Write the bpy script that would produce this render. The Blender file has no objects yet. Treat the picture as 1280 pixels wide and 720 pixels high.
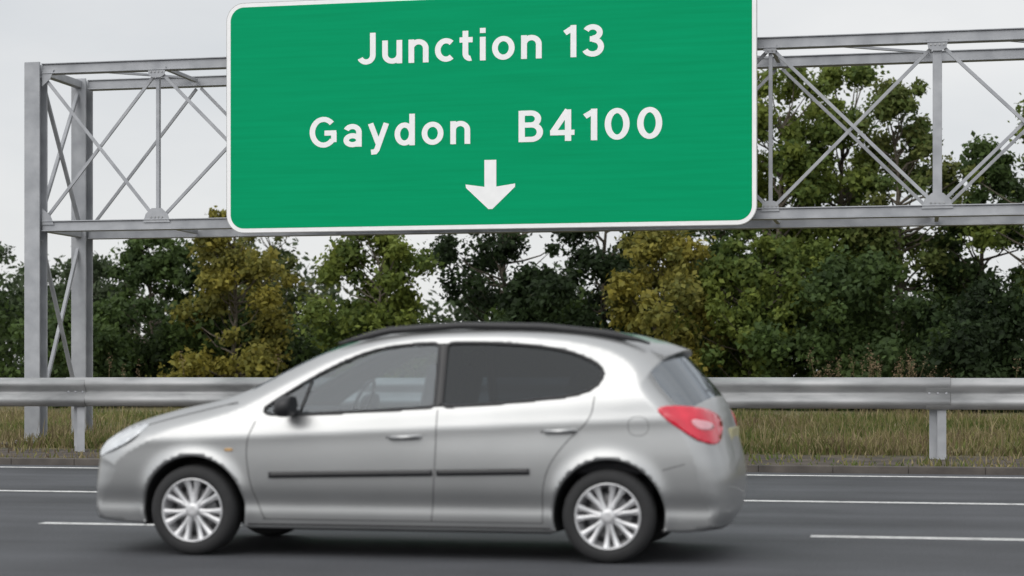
import bpy, bmesh, math, random
import numpy as np
from mathutils import Vector, Matrix
from mathutils.geometry import delaunay_2d_cdt
random.seed(3)
SC = bpy.context.scene
COL = SC.collection

# ------------------------------------------------------------------ helpers
def link(o, parent=None):
    COL.objects.link(o)
    if parent is not None:
        o.parent = parent
    return o

def empty(name, loc=(0, 0, 0)):
    o = bpy.data.objects.new(name, None)
    o.location = loc
    return link(o)

def mk(name, verts, faces, mats, fm=None, smooth=False, parent=None):
    me = bpy.data.meshes.new(name)
    me.from_pydata([tuple(v) for v in verts], [], [tuple(f) for f in faces])
    if not isinstance(mats, (list, tuple)):
        mats = [mats]
    for m in mats:
        me.materials.append(m)
    if fm is not None:
        me.polygons.foreach_set("material_index", list(fm))
    if smooth:
        me.polygons.foreach_set("use_smooth", [True] * len(me.polygons))
    me.update()
    return link(bpy.data.objects.new(name, me), parent)

def box_vf(V, F, c, d, M=None):
    b = len(V)
    for x in (-.5, .5):
        for y in (-.5, .5):
            for z in (-.5, .5):
                p = Vector((x * d[0], y * d[1], z * d[2]))
                if M is not None:
                    p = M @ p
                V.append(Vector(c) + p)
    for f in ((0, 1, 3, 2), (4, 6, 7, 5), (0, 4, 5, 1), (2, 3, 7, 6), (0, 2, 6, 4), (1, 5, 7, 3)):
        F.append(tuple(b + i for i in f))

def beam(V, F, p, q, w, h):
    p = Vector(p); q = Vector(q)
    d = q - p
    L = d.length
    x = d.normalized()
    up = Vector((0, 1, 0)) if abs(x.y) < .9 else Vector((0, 0, 1))
    z = x.cross(up).normalized()
    y = z.cross(x).normalized()
    M = Matrix((x, y, z)).transposed()
    box_vf(V, F, (p + q) / 2, (L, w, h), M)

def bevel(o, w=.01, seg=2):
    m = o.modifiers.new("bevel", 'BEVEL')
    m.width = w; m.segments = seg; m.limit_method = 'ANGLE'
    return o

# ------------------------------------------------------------------ materials
def newmat(name):
    m = bpy.data.materials.new(name)
    m.use_nodes = True
    nt = m.node_tree
    return m, nt, nt.nodes["Principled BSDF"]

def N(nt, t, **kw):
    n = nt.nodes.new(t)
    for k, v in kw.items():
        if k in n.inputs.keys():
            n.inputs[k].default_value = v
        else:
            setattr(n, k, v)
    return n

def ramp(nt, src, stops):
    r = nt.nodes.new("ShaderNodeValToRGB")
    el = r.color_ramp.elements
    while len(el) < len(stops):
        el.new(.5)
    for e, (p, c) in zip(el, stops):
        e.position = p
        e.color = (*c, 1)
    nt.links.new(src, r.inputs[0])
    return r

def noise_mat(name, stops, scale=4, detail=6, rough=.7, metal=0., bump=0., stretch=(1, 1, 1), spec=.5, bscale=None, coat=0):
    m, nt, b = newmat(name)
    tc = N(nt, "ShaderNodeTexCoord")
    mp = N(nt, "ShaderNodeMapping")
    mp.inputs["Scale"].default_value = stretch
    nt.links.new(tc.outputs["Object"], mp.inputs[0])
    no = N(nt, "ShaderNodeTexNoise", Scale=scale, Detail=detail)
    nt.links.new(mp.outputs[0], no.inputs["Vector"])
    r = ramp(nt, no.outputs["Fac"], stops)
    nt.links.new(r.outputs[0], b.inputs["Base Color"])
    b.inputs["Roughness"].default_value = rough
    b.inputs["Metallic"].default_value = metal
    b.inputs["Specular IOR Level"].default_value = spec
    b.inputs["Coat Weight"].default_value = coat
    if bump:
        n2 = N(nt, "ShaderNodeTexNoise", Scale=bscale or scale * 3, Detail=6)
        nt.links.new(mp.outputs[0], n2.inputs["Vector"])
        bp = N(nt, "ShaderNodeBump", Strength=bump, Distance=.02)
        nt.links.new(n2.outputs["Fac"], bp.inputs["Height"])
        nt.links.new(bp.outputs[0], b.inputs["Normal"])
    return m

def g(v, k=1.0):
    return (v * k, v * k, v * k)

m_steel = noise_mat("galvanised_steel", [(.3, (.29, .30, .32)), (.7, (.41, .42, .44))], 3.5, 8, .6, .2, .15)
m_rail = noise_mat("rail_steel", [(.28, (.24, .245, .25)), (.5, (.37, .375, .38)), (.72, (.45, .45, .455))], 1.6, 8, .55, .3, .1, (1, 3, 3))
m_signback = noise_mat("sign_aluminium", [(.3, g(.35)), (.7, g(.45))], 5, 4, .5, .5)
m_green = noise_mat("sign_green", [(.25, (.0003, .285, .115)), (.75, (.0006, .335, .142))], 2.2, 7, .55, 0, 0, (.25, 1, 7), .05)
m_white = noise_mat("sign_white", [(.3, g(.84)), (.7, g(.9))], 6, 5, .45)
m_line = noise_mat("line_paint", [(.28, (.30, .30, .30)), (.45, (.62, .62, .61)), (.7, (.76, .76, .75))], 9, 8, .7, 0, .3)
m_kerb = noise_mat("kerb_concrete", [(.3, (.05, .044, .04)), (.7, (.12, .105, .092))], 2.5, 8, .9, 0, .5)
m_bark = noise_mat("bark", [(.3, (.06, .048, .036)), (.7, (.14, .12, .09))], 12, 6, .9, 0, .6)

# asphalt
m_road, nt, b = newmat("asphalt")
tc = N(nt, "ShaderNodeTexCoord")
n1 = N(nt, "ShaderNodeTexNoise", Scale=55, Detail=6)
mp = N(nt, "ShaderNodeMapping"); mp.inputs["Scale"].default_value = (.05, .8, 1)
n2 = N(nt, "ShaderNodeTexNoise", Scale=1.3, Detail=6)
n3 = N(nt, "ShaderNodeTexNoise", Scale=.9, Detail=8)
nt.links.new(tc.outputs["Object"], n1.inputs["Vector"])
nt.links.new(tc.outputs["Object"], n3.inputs["Vector"])
nt.links.new(tc.outputs["Object"], mp.inputs[0])
nt.links.new(mp.outputs[0], n2.inputs["Vector"])
r1 = ramp(nt, n1.outputs["Fac"], [(.3, (.047, .049, .055)), (.7, (.098, .101, .110))])
r2 = ramp(nt, n2.outputs["Fac"], [(.3, g(.66)), (.7, g(1.18))])
r3 = ramp(nt, n3.outputs["Fac"], [(.3, g(.82)), (.7, g(1.12))])
mx = N(nt, "ShaderNodeMixRGB", blend_type='MULTIPLY'); mx.inputs[0].default_value = 1
mx2 = N(nt, "ShaderNodeMixRGB", blend_type='MULTIPLY'); mx2.inputs[0].default_value = 1
nt.links.new(r1.outputs[0], mx.inputs[1]); nt.links.new(r2.outputs[0], mx.inputs[2])
nt.links.new(mx.outputs[0], mx2.inputs[1]); nt.links.new(r3.outputs[0], mx2.inputs[2])
nt.links.new(mx2.outputs[0], b.inputs["Base Color"])
b.inputs["Roughness"].default_value = .75
b.inputs["Specular IOR Level"].default_value = .3
bp = N(nt, "ShaderNodeBump", Strength=.5, Distance=.01)
nt.links.new(n1.outputs["Fac"], bp.inputs["Height"]); nt.links.new(bp.outputs[0], b.inputs["Normal"])

# ground
m_ground, nt, b = newmat("ground_soil_grass")
tc = N(nt, "ShaderNodeTexCoord")
n1 = N(nt, "ShaderNodeTexNoise", Scale=3.0, Detail=10)
n2 = N(nt, "ShaderNodeTexNoise", Scale=.6, Detail=8)
for n in (n1, n2):
    nt.links.new(tc.outputs["Object"], n.inputs["Vector"])
rg = ramp(nt, n1.outputs["Fac"], [(.3, (.075, .078, .03)), (.5, (.14, .125, .055)), (.7, (.22, .185, .10))])
rd = ramp(nt, n1.outputs["Fac"], [(.3, (.035, .028, .023)), (.55, (.075, .06, .048)), (.75, (.12, .10, .078))])
sx = N(nt, "ShaderNodeSeparateXYZ"); nt.links.new(tc.outputs["Object"], sx.inputs[0])
ad = N(nt, "ShaderNodeMath", operation='ADD'); nt.links.new(sx.outputs[1], ad.inputs[0]); nt.links.new(n2.outputs["Fac"], ad.inputs[1])
mr = N(nt, "ShaderNodeMapRange"); mr.inputs[1].default_value = 26.9; mr.inputs[2].default_value = 27.9
nt.links.new(ad.outputs[0], mr.inputs[0])
mx = N(nt, "ShaderNodeMixRGB"); nt.links.new(mr.outputs[0], mx.inputs[0])
nt.links.new(rd.outputs[0], mx.inputs[1]); nt.links.new(rg.outputs[0], mx.inputs[2])
nt.links.new(mx.outputs[0], b.inputs["Base Color"]); b.inputs["Roughness"].default_value = .95
bp = N(nt, "ShaderNodeBump", Strength=.8, Distance=.05)
nt.links.new(n1.outputs["Fac"], bp.inputs["Height"]); nt.links.new(bp.outputs[0], b.inputs["Normal"])

def leaf_mat(name, trans=.3, rough=.55):
    m, nt, b = newmat(name)
    at = N(nt, "ShaderNodeAttribute", attribute_name="lc")
    nt.links.new(at.outputs["Color"], b.inputs["Base Color"])
    b.inputs["Roughness"].default_value = rough
    b.inputs["Specular IOR Level"].default_value = .15
    tr = N(nt, "ShaderNodeBsdfTranslucent"); nt.links.new(at.outputs["Color"], tr.inputs[0])
    ms = N(nt, "ShaderNodeMixShader"); ms.inputs[0].default_value = trans
    out = nt.nodes["Material Output"]
    nt.links.new(b.outputs[0], ms.inputs[1]); nt.links.new(tr.outputs[0], ms.inputs[2])
    nt.links.new(ms.outputs[0], out.inputs[0])
    return m
m_leaf = leaf_mat("foliage", .40)
m_grass = leaf_mat("grass_blades", .25, .8)

def flat(name, col, rough=.5, metal=0., spec=.5, coat=0.):
    c2 = tuple(min(1, c * 1.12) for c in col)
    c1 = tuple(c * .9 for c in col)
    return noise_mat(name, [(.3, c1), (.7, c2)], 14, 4, rough, metal, 0, (1, 1, 1), spec, None, coat)

m_paint = noise_mat("silver_paint", [(.3, (.395, .40, .402)), (.7, (.44, .445, .447))], 2, 5, .33, .75, 0, (1, 1, 2), .5, None, .3)
m_black = flat("black_trim", (.018, .018, .02), .45)
m_dark = flat("dark_plastic", (.012, .012, .013), .75)
m_roofp = flat("dark_roof_panel", (.02, .021, .023), .25)
m_inter = flat("cabin_fabric", (.04, .04, .044), .9)
m_tyre = flat("tyre_rubber", (.02, .02, .021), .8)
m_alloy = flat("alloy_wheel", (.62, .62, .63), .34, .6)
m_disc = flat("brake_disc", (.22, .22, .225), .5, .6)
m_red = flat("tail_light_red", (.60, .008, .035), .12, 0, .5, .7)
m_redw = flat("tail_light_clear", (.75, .36, .40), .12, 0, .6, 1.)
m_head = flat("headlight_lens", (.60, .62, .64), .1, .4, .6, 1.)
m_plate = flat("number_plate", (.45, .42, .25), .4)
m_gap = flat("panel_gap", (.06, .06, .06), .8)

def glass(name, tint, base, fr):
    m, nt, b = newmat(name)
    nt.nodes.remove(b)
    tr = N(nt, "ShaderNodeBsdfTransparent"); tr.inputs[0].default_value = (*tint, 1)
    gl = N(nt, "ShaderNodeBsdfGlossy"); gl.inputs[0].default_value = (.88, .94, 1, 1); gl.inputs["Roughness"].default_value = .06
    lw = N(nt, "ShaderNodeLayerWeight"); lw.inputs[0].default_value = .35
    ad = N(nt, "ShaderNodeMath", operation='MULTIPLY_ADD')
    nt.links.new(lw.outputs["Fresnel"], ad.inputs[0]); ad.inputs[1].default_value = fr; ad.inputs[2].default_value = base
    ms = N(nt, "ShaderNodeMixShader")
    nt.links.new(ad.outputs[0], ms.inputs[0]); nt.links.new(tr.outputs[0], ms.inputs[1]); nt.links.new(gl.outputs[0], ms.inputs[2])
    nt.links.new(ms.outputs[0], nt.nodes["Material Output"].inputs[0])
    return m
m_glass = glass("window_glass", (.52, .58, .60), .05, .38)
m_glassd = glass("privacy_glass", (.10, .12, .14), .01, .28)
m_glassr = glass("rear_screen_glass", (.30, .33, .35), .24, .6)

# ------------------------------------------------------------------ world, sun, camera
w = bpy.data.worlds.new("World"); SC.world = w; w.use_nodes = True
nt = w.node_tree
bg = nt.nodes["Background"]; out = nt.nodes["World Output"]
sky = N(nt, "ShaderNodeTexSky"); sky.sky_type = 'NISHITA'; sky.sun_disc = False
SE, SR = math.radians(40), math.radians(200)
sky.sun_elevation = SE; sky.sun_rotation = SR
nt.links.new(sky.outputs[0], bg.inputs[0]); bg.inputs[1].default_value = .1
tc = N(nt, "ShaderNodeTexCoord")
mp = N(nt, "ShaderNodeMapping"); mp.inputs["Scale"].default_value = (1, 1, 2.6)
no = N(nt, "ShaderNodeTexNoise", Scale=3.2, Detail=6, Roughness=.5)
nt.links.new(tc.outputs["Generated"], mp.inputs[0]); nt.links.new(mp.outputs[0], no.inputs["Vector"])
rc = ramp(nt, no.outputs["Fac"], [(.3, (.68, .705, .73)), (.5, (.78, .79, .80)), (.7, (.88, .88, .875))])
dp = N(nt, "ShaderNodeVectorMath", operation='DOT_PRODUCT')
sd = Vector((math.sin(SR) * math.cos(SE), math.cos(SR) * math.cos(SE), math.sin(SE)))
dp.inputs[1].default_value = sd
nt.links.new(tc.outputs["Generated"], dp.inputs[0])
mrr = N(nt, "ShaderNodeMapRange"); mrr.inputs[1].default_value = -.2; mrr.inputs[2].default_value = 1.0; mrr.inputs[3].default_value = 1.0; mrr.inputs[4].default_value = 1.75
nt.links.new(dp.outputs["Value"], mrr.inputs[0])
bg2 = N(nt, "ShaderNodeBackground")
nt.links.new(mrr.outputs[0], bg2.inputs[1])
nt.links.new(rc.outputs[0], bg2.inputs[0])
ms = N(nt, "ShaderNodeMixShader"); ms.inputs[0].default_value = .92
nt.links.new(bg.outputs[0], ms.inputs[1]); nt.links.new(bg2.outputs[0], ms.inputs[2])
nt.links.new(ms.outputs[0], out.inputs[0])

sl = bpy.data.lights.new("sun", 'SUN'); sl.energy = 1.15; sl.angle = math.radians(50); sl.color = (1, .97, .92)
so = link(bpy.data.objects.new("sun", sl))
so.rotation_euler = (-sd).to_track_quat('-Z', 'Y').to_euler()

cam = bpy.data.cameras.new("camera"); co = link(bpy.data.objects.new("camera", cam))
co.location = (0, 0, 1.2)
co.rotation_euler = (math.radians(90), 0, math.radians(12))
cam.lens = 67.5; cam.sensor_width = 36; cam.shift_y = 110 / 1280
cam.clip_end = 5000
cam.dof.use_dof = True; cam.dof.focus_distance = 27.0; cam.dof.aperture_fstop = 1.6
SC.camera = co
SC.view_settings.view_transform = 'Standard'
SC.view_settings.look = 'None'

# ------------------------------------------------------------------ ground, road
prof = [(-900, -.03), (24.1, -.03), (24.16, .05), (25.2, .07), (27, .11), (28, .14), (31, .2), (36, .3), (45, .4), (90, .3), (2500, .3)]
V = []; F = []
xs = [-2500, -200, -60, -30, -15, 0, 15, 30, 60, 200, 2500]
for x in xs:
    for (y, z) in prof:
        V.append((x, y, z))
n = len(prof)
for i in range(len(xs) - 1):
    for j in range(n - 1):
        F.append((i * n + j, (i + 1) * n + j, (i + 1) * n + j + 1, i * n + j + 1))
mk("ground", V, F, m_ground)
mk("road", [(-800, -1.5, 0), (800, -1.5, 0), (800, 24.0, 0), (-800, 24.0, 0)], [(0, 1, 2, 3)], m_road)

def gz(y):
    for (a, za), (b_, zb_) in zip(prof, prof[1:]):
        if a <= y <= b_:
            return za + (zb_ - za) * (y - a) / (b_ - a)
    return 0

V = []; F = []
def stripe(x0, x1, yc, wd=.17):
    b = len(V)
    V.extend([(x0, yc - wd / 2, .004), (x1, yc - wd / 2, .004), (x1, yc + wd / 2, .004), (x0, yc + wd / 2, .004)])
    F.append((b, b + 1, b + 2, b + 3))
stripe(-400, 400, 23.3, .2)
for k in range(-30, 30):
    stripe(-1.8 + 9 * k, 5.0 + 9 * k, 18.5)
    stripe(-.8 + 6.2 * k, .9 + 6.2 * k, 14.5, .15)
stripe(-400, 400, 1.2, .2)
mk("road_markings", V, F, m_line)

V = []; F = []
x = -120.0
while x < 120:
    box_vf(V, F, (x + .455, 24.08, .03), (.912, .15, .12))
    x += .915
o = mk("kerb", V, F, m_kerb); bevel(o, .01, 2)

# ------------------------------------------------------------------ guardrail
rail = empty("guardrail", (0, 26.1, 0))
pr = [(.0, .76), (-.035, .775), (-.085, .82), (-.095, .87), (-.05, .925), (-.02, .955), (-.02, .985), (-.05, 1.015), (-.095, 1.07), (-.085, 1.12), (-.035, 1.165), (0, 1.18)]
def chaikin(P, closed=True, it=2):
    P = [tuple(p) for p in P]
    for _ in range(it):
        Q = []
        m = len(P)
        for i in range(m if closed else m - 1):
            a = P[i]; b = P[(i + 1) % m]
            Q.append(tuple(.75 * a[k] + .25 * b[k] for k in range(len(a))))
            Q.append(tuple(.25 * a[k] + .75 * b[k] for k in range(len(a))))
        if not closed:
            Q = [P[0]] + Q + [P[-1]]
        P = Q
    return P
pr2 = chaikin(pr, False, 2)
V = []; F = []
x0 = -12.05 - 3.07 * 12
rn = random.Random(5)
for i in range(30):
    xa = x0 + i * 3.07 - .16; xb = x0 + (i + 1) * 3.07 + .16
    oy = -.006 if i % 2 else 0.0
    dz = rn.uniform(-.007, .007)
    b = len(V)
    for xx in (xa, xb):
        for (y, z) in pr2:
            V.append((xx, y + oy, z + dz))
    m = len(pr2)
    for j in range(m - 1):
        F.append((b + j, b + j + 1, b + m + j + 1, b + m + j))
o = mk("beam", V, F, m_rail, smooth=True, parent=rail)
sm = o.modifiers.new("s", 'SOLIDIFY'); sm.thickness = .004; sm.offset = 1
V = []; F = []
for i in range(31):
    xx = x0 + i * 3.07
    box_vf(V, F, (xx, .10, .55), (.012, .12, 1.12))
    box_vf(V, F, (xx + .055, .042, .55), (.11, .006, 1.12))
    box_vf(V, F, (xx - .055, .163, .55), (.11, .006, 1.12))
    box_vf(V, F, (xx, .01, .97), (.16, .05, .2))
mk("posts", V, F, m_steel, parent=rail)
V = []; F = []
for i in range(31):
    xx = x0 + i * 3.07
    for dx in (-.11, 0, .11):
        box_vf(V, F, (xx + dx, -.028, .97), (.03, .014, .03))
o = mk("bolts", V, F, m_steel, parent=rail); bevel(o, .006, 2)

# ------------------------------------------------------------------ gantry
gan = empty("sign_gantry", (0, 0, 0))
YF, YB = 28.0, 29.7
ZB, ZT = 3.55, 6.02
XL = -13.61
nodes = [XL, -11.56] + [-11.56 + 2.36 * i for i in range(1, 6)] + [.24 + 2.4 * i for i in range(1, 5)]
XR = nodes[-1]
V = []; F = []
for xx in (XL, XR):
    for yy in (YF, YB):
        top = ZT + .1
        box_vf(V, F, (xx, yy - .13, top / 2), (.26, .03, top))
        box_vf(V, F, (xx, yy + .13, top / 2), (.26, .03, top))
        box_vf(V, F, (xx, yy, top / 2), (.03, .23, top))
        box_vf(V, F, (xx, yy, .17), (.5, .5, .04))
    for (za, zb_) in ((.5, ZB - .2), (ZB, ZT - .1)):
        beam(V, F, (xx - .02, YF + .1, za), (xx - .02, YB - .1, zb_), .05, .06)
        beam(V, F, (xx + .04, YF + .1, zb_), (xx + .04, YB - .1, za), .05, .06)
    for z in (ZB, ZT):
        beam(V, F, (xx, YF + .145, z), (xx, YB - .145, z), .12, .12)
o = mk("legs", V, F, m_steel, parent=gan); bevel(o, .006, 1)
V = []; F = []
for yy in (YF, YB):
    for z in (ZB, ZT):
        L0 = XL + .132; L1 = XR - .132
        box_vf(V, F, ((L0 + L1) / 2, yy, z), (L1 - L0, .12, .13))
        box_vf(V, F, ((L0 + L1) / 2, yy, z + .074), (L1 - L0, .18, .018))
        box_vf(V, F, ((L0 + L1) / 2, yy, z - .074), (L1 - L0, .18, .018))
o = mk("chords", V, F, m_steel, parent=gan); bevel(o, .005, 1)
V = []; F = []
za, zb_ = ZB + .08, ZT - .08
for yy in (YF, YB):
    for i, xx in enumerate(nodes[1:-1]):
        if yy == YB and i % 2 == 0:
            continue
        wv = .13 if (i == 5 and yy == YF) else .055
        beam(V, F, (xx, yy, za), (xx, yy, zb_), .07, wv)
    for i in range(len(nodes) - 1):
        a, c = nodes[i] + (.14 if i == 0 else .05), nodes[i + 1] - .05
        if yy == YF or i % 2 == 0:
            beam(V, F, (a, yy + .035, za + .03), (c, yy + .035, zb_ - .03), .03, .05)
        if yy == YF or i % 2 == 1:
            beam(V, F, (a, yy - .035, zb_ - .03), (c, yy - .035, za + .03), .03, .05)
for xx in nodes[1:-1]:
    for z in (ZB, ZT):
        beam(V, F, (xx, YF + .11, z), (xx, YB - .11, z), .06, .06)
for i in range(len(nodes) - 1):
    for z in (ZB, ZT):
        beam(V, F, (nodes[i] + .1, YF + .11, z + .05), (nodes[i + 1] - .1, YB - .11, z + .05), .04, .04)
o = mk("lattice", V, F, m_steel, parent=gan); bevel(o, .004, 1)
V = []; F = []
def plate(pts, y, th):
    b = len(V); m = len(pts)
    for yy in (y, y + th):
        for (x, z) in pts:
            V.append((x, yy, z))
    F.append(tuple(range(b, b + m))); F.append(tuple(reversed(range(b + m, b + 2 * m))))
    for i in range(m):
        j = (i + 1) % m
        F.append((b + i, b + m + i, b + m + j, b + j))
for yy in (YF,):
    for i, xx in enumerate(nodes[:-1]):
        for (z, s) in ((za, 1), (zb_, -1)):
            k = (1.0 if s > 0 else .7) * (1 if i != 5 else .6)
            if i == 0:
                plate([(xx + .14, z - s * .06), (xx + .34, z - s * .06), (xx + .28, z + s * .08), (xx + .14, z + s * .2)], yy - .08, .012)
            else:
                plate([(xx - .22 * k, z - s * .05), (xx + .22 * k, z - s * .05), (xx + .18 * k, z + s * .08), (xx + .08 * k, z + s * .17 * k), (xx - .08 * k, z + s * .17 * k), (xx - .18 * k, z + s * .08)], yy - .08, .012)
mk("gusset_plates", V, F, m_steel, parent=gan)
V = []; F = []
for i, xx in enumerate(nodes[1:-1]):
    for (z, s) in ((za, 1), (zb_, -1)):
        for dx in (-.09, -.03, .03, .09):
            box_vf(V, F, (xx + dx, YF - .086, z + s * .03), (.022, .014, .022))
mk("gusset_bolts", V, F, m_rail, parent=gan)
V = []; F = []
for xx in (XL, XR):
    box_vf(V, F, (xx, (YF + YB) / 2, .05), (1.1, 2.8, .2))
mk("footings", V, F, m_kerb, parent=gan)

# ------------------------------------------------------------------ sign
sign = empty("road_sign", (-6.295, 27.62, 5.11))
SW, SH = 8.02, 3.49
def rrect(wd, ht, r, n=10):
    P = []
    for (cx, cz, a0) in ((wd / 2 - r, ht / 2 - r, 0), (-wd / 2 + r, ht / 2 - r, 90), (-wd / 2 + r, -ht / 2 + r, 180), (wd / 2 - r, -ht / 2 + r, 270)):
        for i in range(n + 1):
            a = math.radians(a0 + 90 * i / n)
            P.append((cx + r * math.cos(a), cz + r * math.sin(a)))
    return P
P = rrect(SW, SH, .28)
V = []; F = []
plate(P, 0, .06)
mk("panel", V, F, m_signback, parent=sign)
Q = rrect(SW - .02, SH - .02, .27)
mk("border", [(x, -.003, z) for x, z in Q], [tuple(range(len(Q)))], m_white, parent=sign)
Q = rrect(SW - .14, SH - .14, .21)
mk("green_face", [(x, -.006, z) for x, z in Q], [tuple(range(len(Q)))], m_green, parent=sign)
V = []; F = []
for xx in (-3.4, -1.2, 1.2, 3.4):
    box_vf(V, F, (xx, .13, 0), (.1, .14, SH - .3))
for zz in (-1.3, 0, 1.3):
    box_vf(V, F, (0, .08, zz), (SW - .5, .04, .08))
mk("brackets", V, F, m_steel, parent=sign)

def arc(cx, cy, rx, ry, a0, a1, n=22):
    return [(cx + rx * math.cos(math.radians(a0 + (a1 - a0) * i / n)), cy + ry * math.sin(math.radians(a0 + (a1 - a0) * i / n))) for i in range(n + 1)]
xh = .74
GL = {
 'J': (.54, [[(.45, 1), (.45, .32)] + arc(.255, .29, .195, .21, 0, -155)[1:]]),
 'u': (.58, [[(.08, xh), (.08, .31)] + arc(.29, .29, .21, .21, 180, 350)[1:], [(.50, xh), (.50, 0)]]),
 'n': (.58, [[(.08, 0), (.08, xh)], arc(.29, .45, .21, .21, 175, 0) + [(.50, .43), (.50, 0)]]),
 'c': (.52, [arc(.32, .37, .24, .29, 48, 312)]),
 't': (.40, [[(.17, .95), (.17, .26)] + arc(.30, .24, .13, .16, 180, 285)[1:], [(0, .665), (.38, .665)]]),
 'i': (.16, [[(.08, 0), (.08, xh)], [(.08, .86), (.08, 1.02)]]),
 'o': (.64, [arc(.32, .37, .24, .29, -5, 185), arc(.32, .37, .24, .29, 175, 365)]),
 '1': (.37, [[(.29, 0), (.29, 1)], [(.30, .93), (.05, .76)]]),
 '3': (.56, [arc(.27, .745, .20, .175, 155, -90), arc(.27, .305, .235, .225, 90, -155), [(.19, .55), (.30, .55)]]),
 'G': (.82, [arc(.42, .5, .34, .42, 42, 322), [(.735, .17), (.735, .50)], [(.45, .47), (.81, .47)]]),
 'a': (.56, [arc(.265, .47, .20, .19, 155, 0) + [(.465, .45), (.465, 0)], arc(.27, .215, .19, .145, -5, 185), arc(.27, .215, .19, .145, 175, 365)]),
 'y': (.56, [[(.045, xh), (.295, .03)], [(.52, xh), (.235, -.11)] + [(.18, -.18), (.06, -.19)]]),
 'd': (.60, [[(.52, 0), (.52, 1.02)], arc(.295, .37, .215, .29, -5, 185), arc(.295, .37, .215, .29, 175, 365)]),
 'B': (.63, [[(.08, 0), (.08, 1)], [(.06, .92), (.32, .92)] + arc(.32, .73, .19, .19, 90, -90)[1:] + [(.06, .54)], [(.06, .54), (.34, .54)] + arc(.34, .31, .22, .23, 90, -90)[1:] + [(.06, .08)]]),
 '4': (.66, [[(.47, .99), (.07, .29)], [(.0, .27), (.64, .27)], [(.47, 0), (.47, 1)]]),
 '0': (.64, [arc(.32, .5, .24, .42, -5, 185), arc(.32, .5, .24, .42, 175, 365)]),
}
def pip(px, pz, poly):
    poly = np.asarray(poly)[:, :2]
    inside = np.zeros(len(px), bool)
    j = len(poly) - 1
    for i in range(len(poly)):
        xi, zi = poly[i]; xj, zj = poly[j]
        c = ((zi > pz) != (zj > pz))
        with np.errstate(divide='ignore', invalid='ignore'):
            xx = (xj - xi) * (pz - zi) / (zj - zi + 1e-12) + xi
        inside ^= c & (px < xx)
        j = i
    return inside
def text(body, X0, X1, Zb, cap, name, gap=.19, space=.42, hw=.083):
    polys = []; cx = 0
    for ch in body:
        if ch == ' ':
            cx += space; continue
        adv, st = GL[ch]
        for P in st:
            A = np.array(P, float)
            sg = np.diff(A, axis=0); sl_ = np.linalg.norm(sg, axis=1)[:, None]; sg = sg / np.maximum(sl_, 1e-9)
            T_ = np.vstack([sg[:1], (sg[1:] + sg[:-1]), sg[-1:]])
            T_ /= np.linalg.norm(T_, axis=1)[:, None]
            Nn = np.stack([-T_[:, 1], T_[:, 0]], 1)
            cs = np.ones(len(A)); cs[1:-1] = np.clip((sg[1:] * T_[1:-1]).sum(1), .5, 1)
            L = A + Nn * (hw / cs)[:, None]; R = A - Nn * (hw / cs)[:, None]
            pl = np.vstack([L, R[::-1]]); pl[:, 0] += cx
            polys.append(pl)
        cx += adv + gap
    allp = np.vstack(polys); xmin, xmax = allp[:, 0].min(), allp[:, 0].max()
    verts = []; edges = []
    for pl in polys:
        b = len(verts); m = len(pl)
        verts += [Vector(p) for p in pl]; edges += [(b + i, b + (i + 1) % m) for i in range(m)]
    r = delaunay_2d_cdt(verts, edges, [], 0, 1e-5)
    vo = np.array([[v[0], v[1]] for v in r[0]]); fo = [tuple(f) for f in r[2]]
    cen = np.array([vo[list(f)].mean(0) for f in fo]); ins = np.zeros(len(cen), bool)
    for pl in polys:
        ins |= pip(cen[:, 0], cen[:, 1], pl)
    ox, oy, oz = sign.location
    V = [(X0 + (p[0] - xmin) / (xmax - xmin) * (X1 - X0) - ox, -.010, Zb + p[1] * cap - oz) for p in vo]
    mk(name, V, [f for f, k in zip(fo, ins) if k], m_white, parent=sign)
text("Junction 13", -8.228, -4.50, 5.855, .47, "text_junction")
text("Gaydon", -8.98, -6.50, 4.63, .46, "text_town", .21)
text("B4100", -5.77, -3.648, 4.635, .46, "text_route", .2)
ox, oy, oz = sign.location
A = [(-.09, 4.385), (.09, 4.385), (.09, 3.99), (.375, 4.03), (.37, 3.98), (.03, 3.66), (-.03, 3.66), (-.37, 3.98), (-.375, 4.03), (-.09, 3.99)]
mk("arrow", [(-6.195 + x - ox, -.010, z - oz) for x, z in A], [tuple(reversed(range(len(A))))], m_white, parent=sign)

# ------------------------------------------------------------------ vegetation
def leaves_arrays(pos, nrm, size, col, rg, aspect=.6):
    n = len(pos)
    nrm = nrm / np.linalg.norm(nrm, axis=1)[:, None]
    a = rg.normal(size=(n, 3))
    u = np.cross(nrm, a); u /= np.linalg.norm(u, axis=1)[:, None]
    v = np.cross(nrm, u)
    s = size[:, None]
    V = np.empty((n, 4, 3))
    V[:, 0] = pos - u * s
    V[:, 1] = pos - v * s * aspect + nrm * s * .15
    V[:, 2] = pos + u * s
    V[:, 3] = pos + v * s * aspect + nrm * s * .15
    C = np.repeat(col[:, None, :], 4, axis=1)
    return V.reshape(-1, 3), C.reshape(-1, 3)

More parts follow.
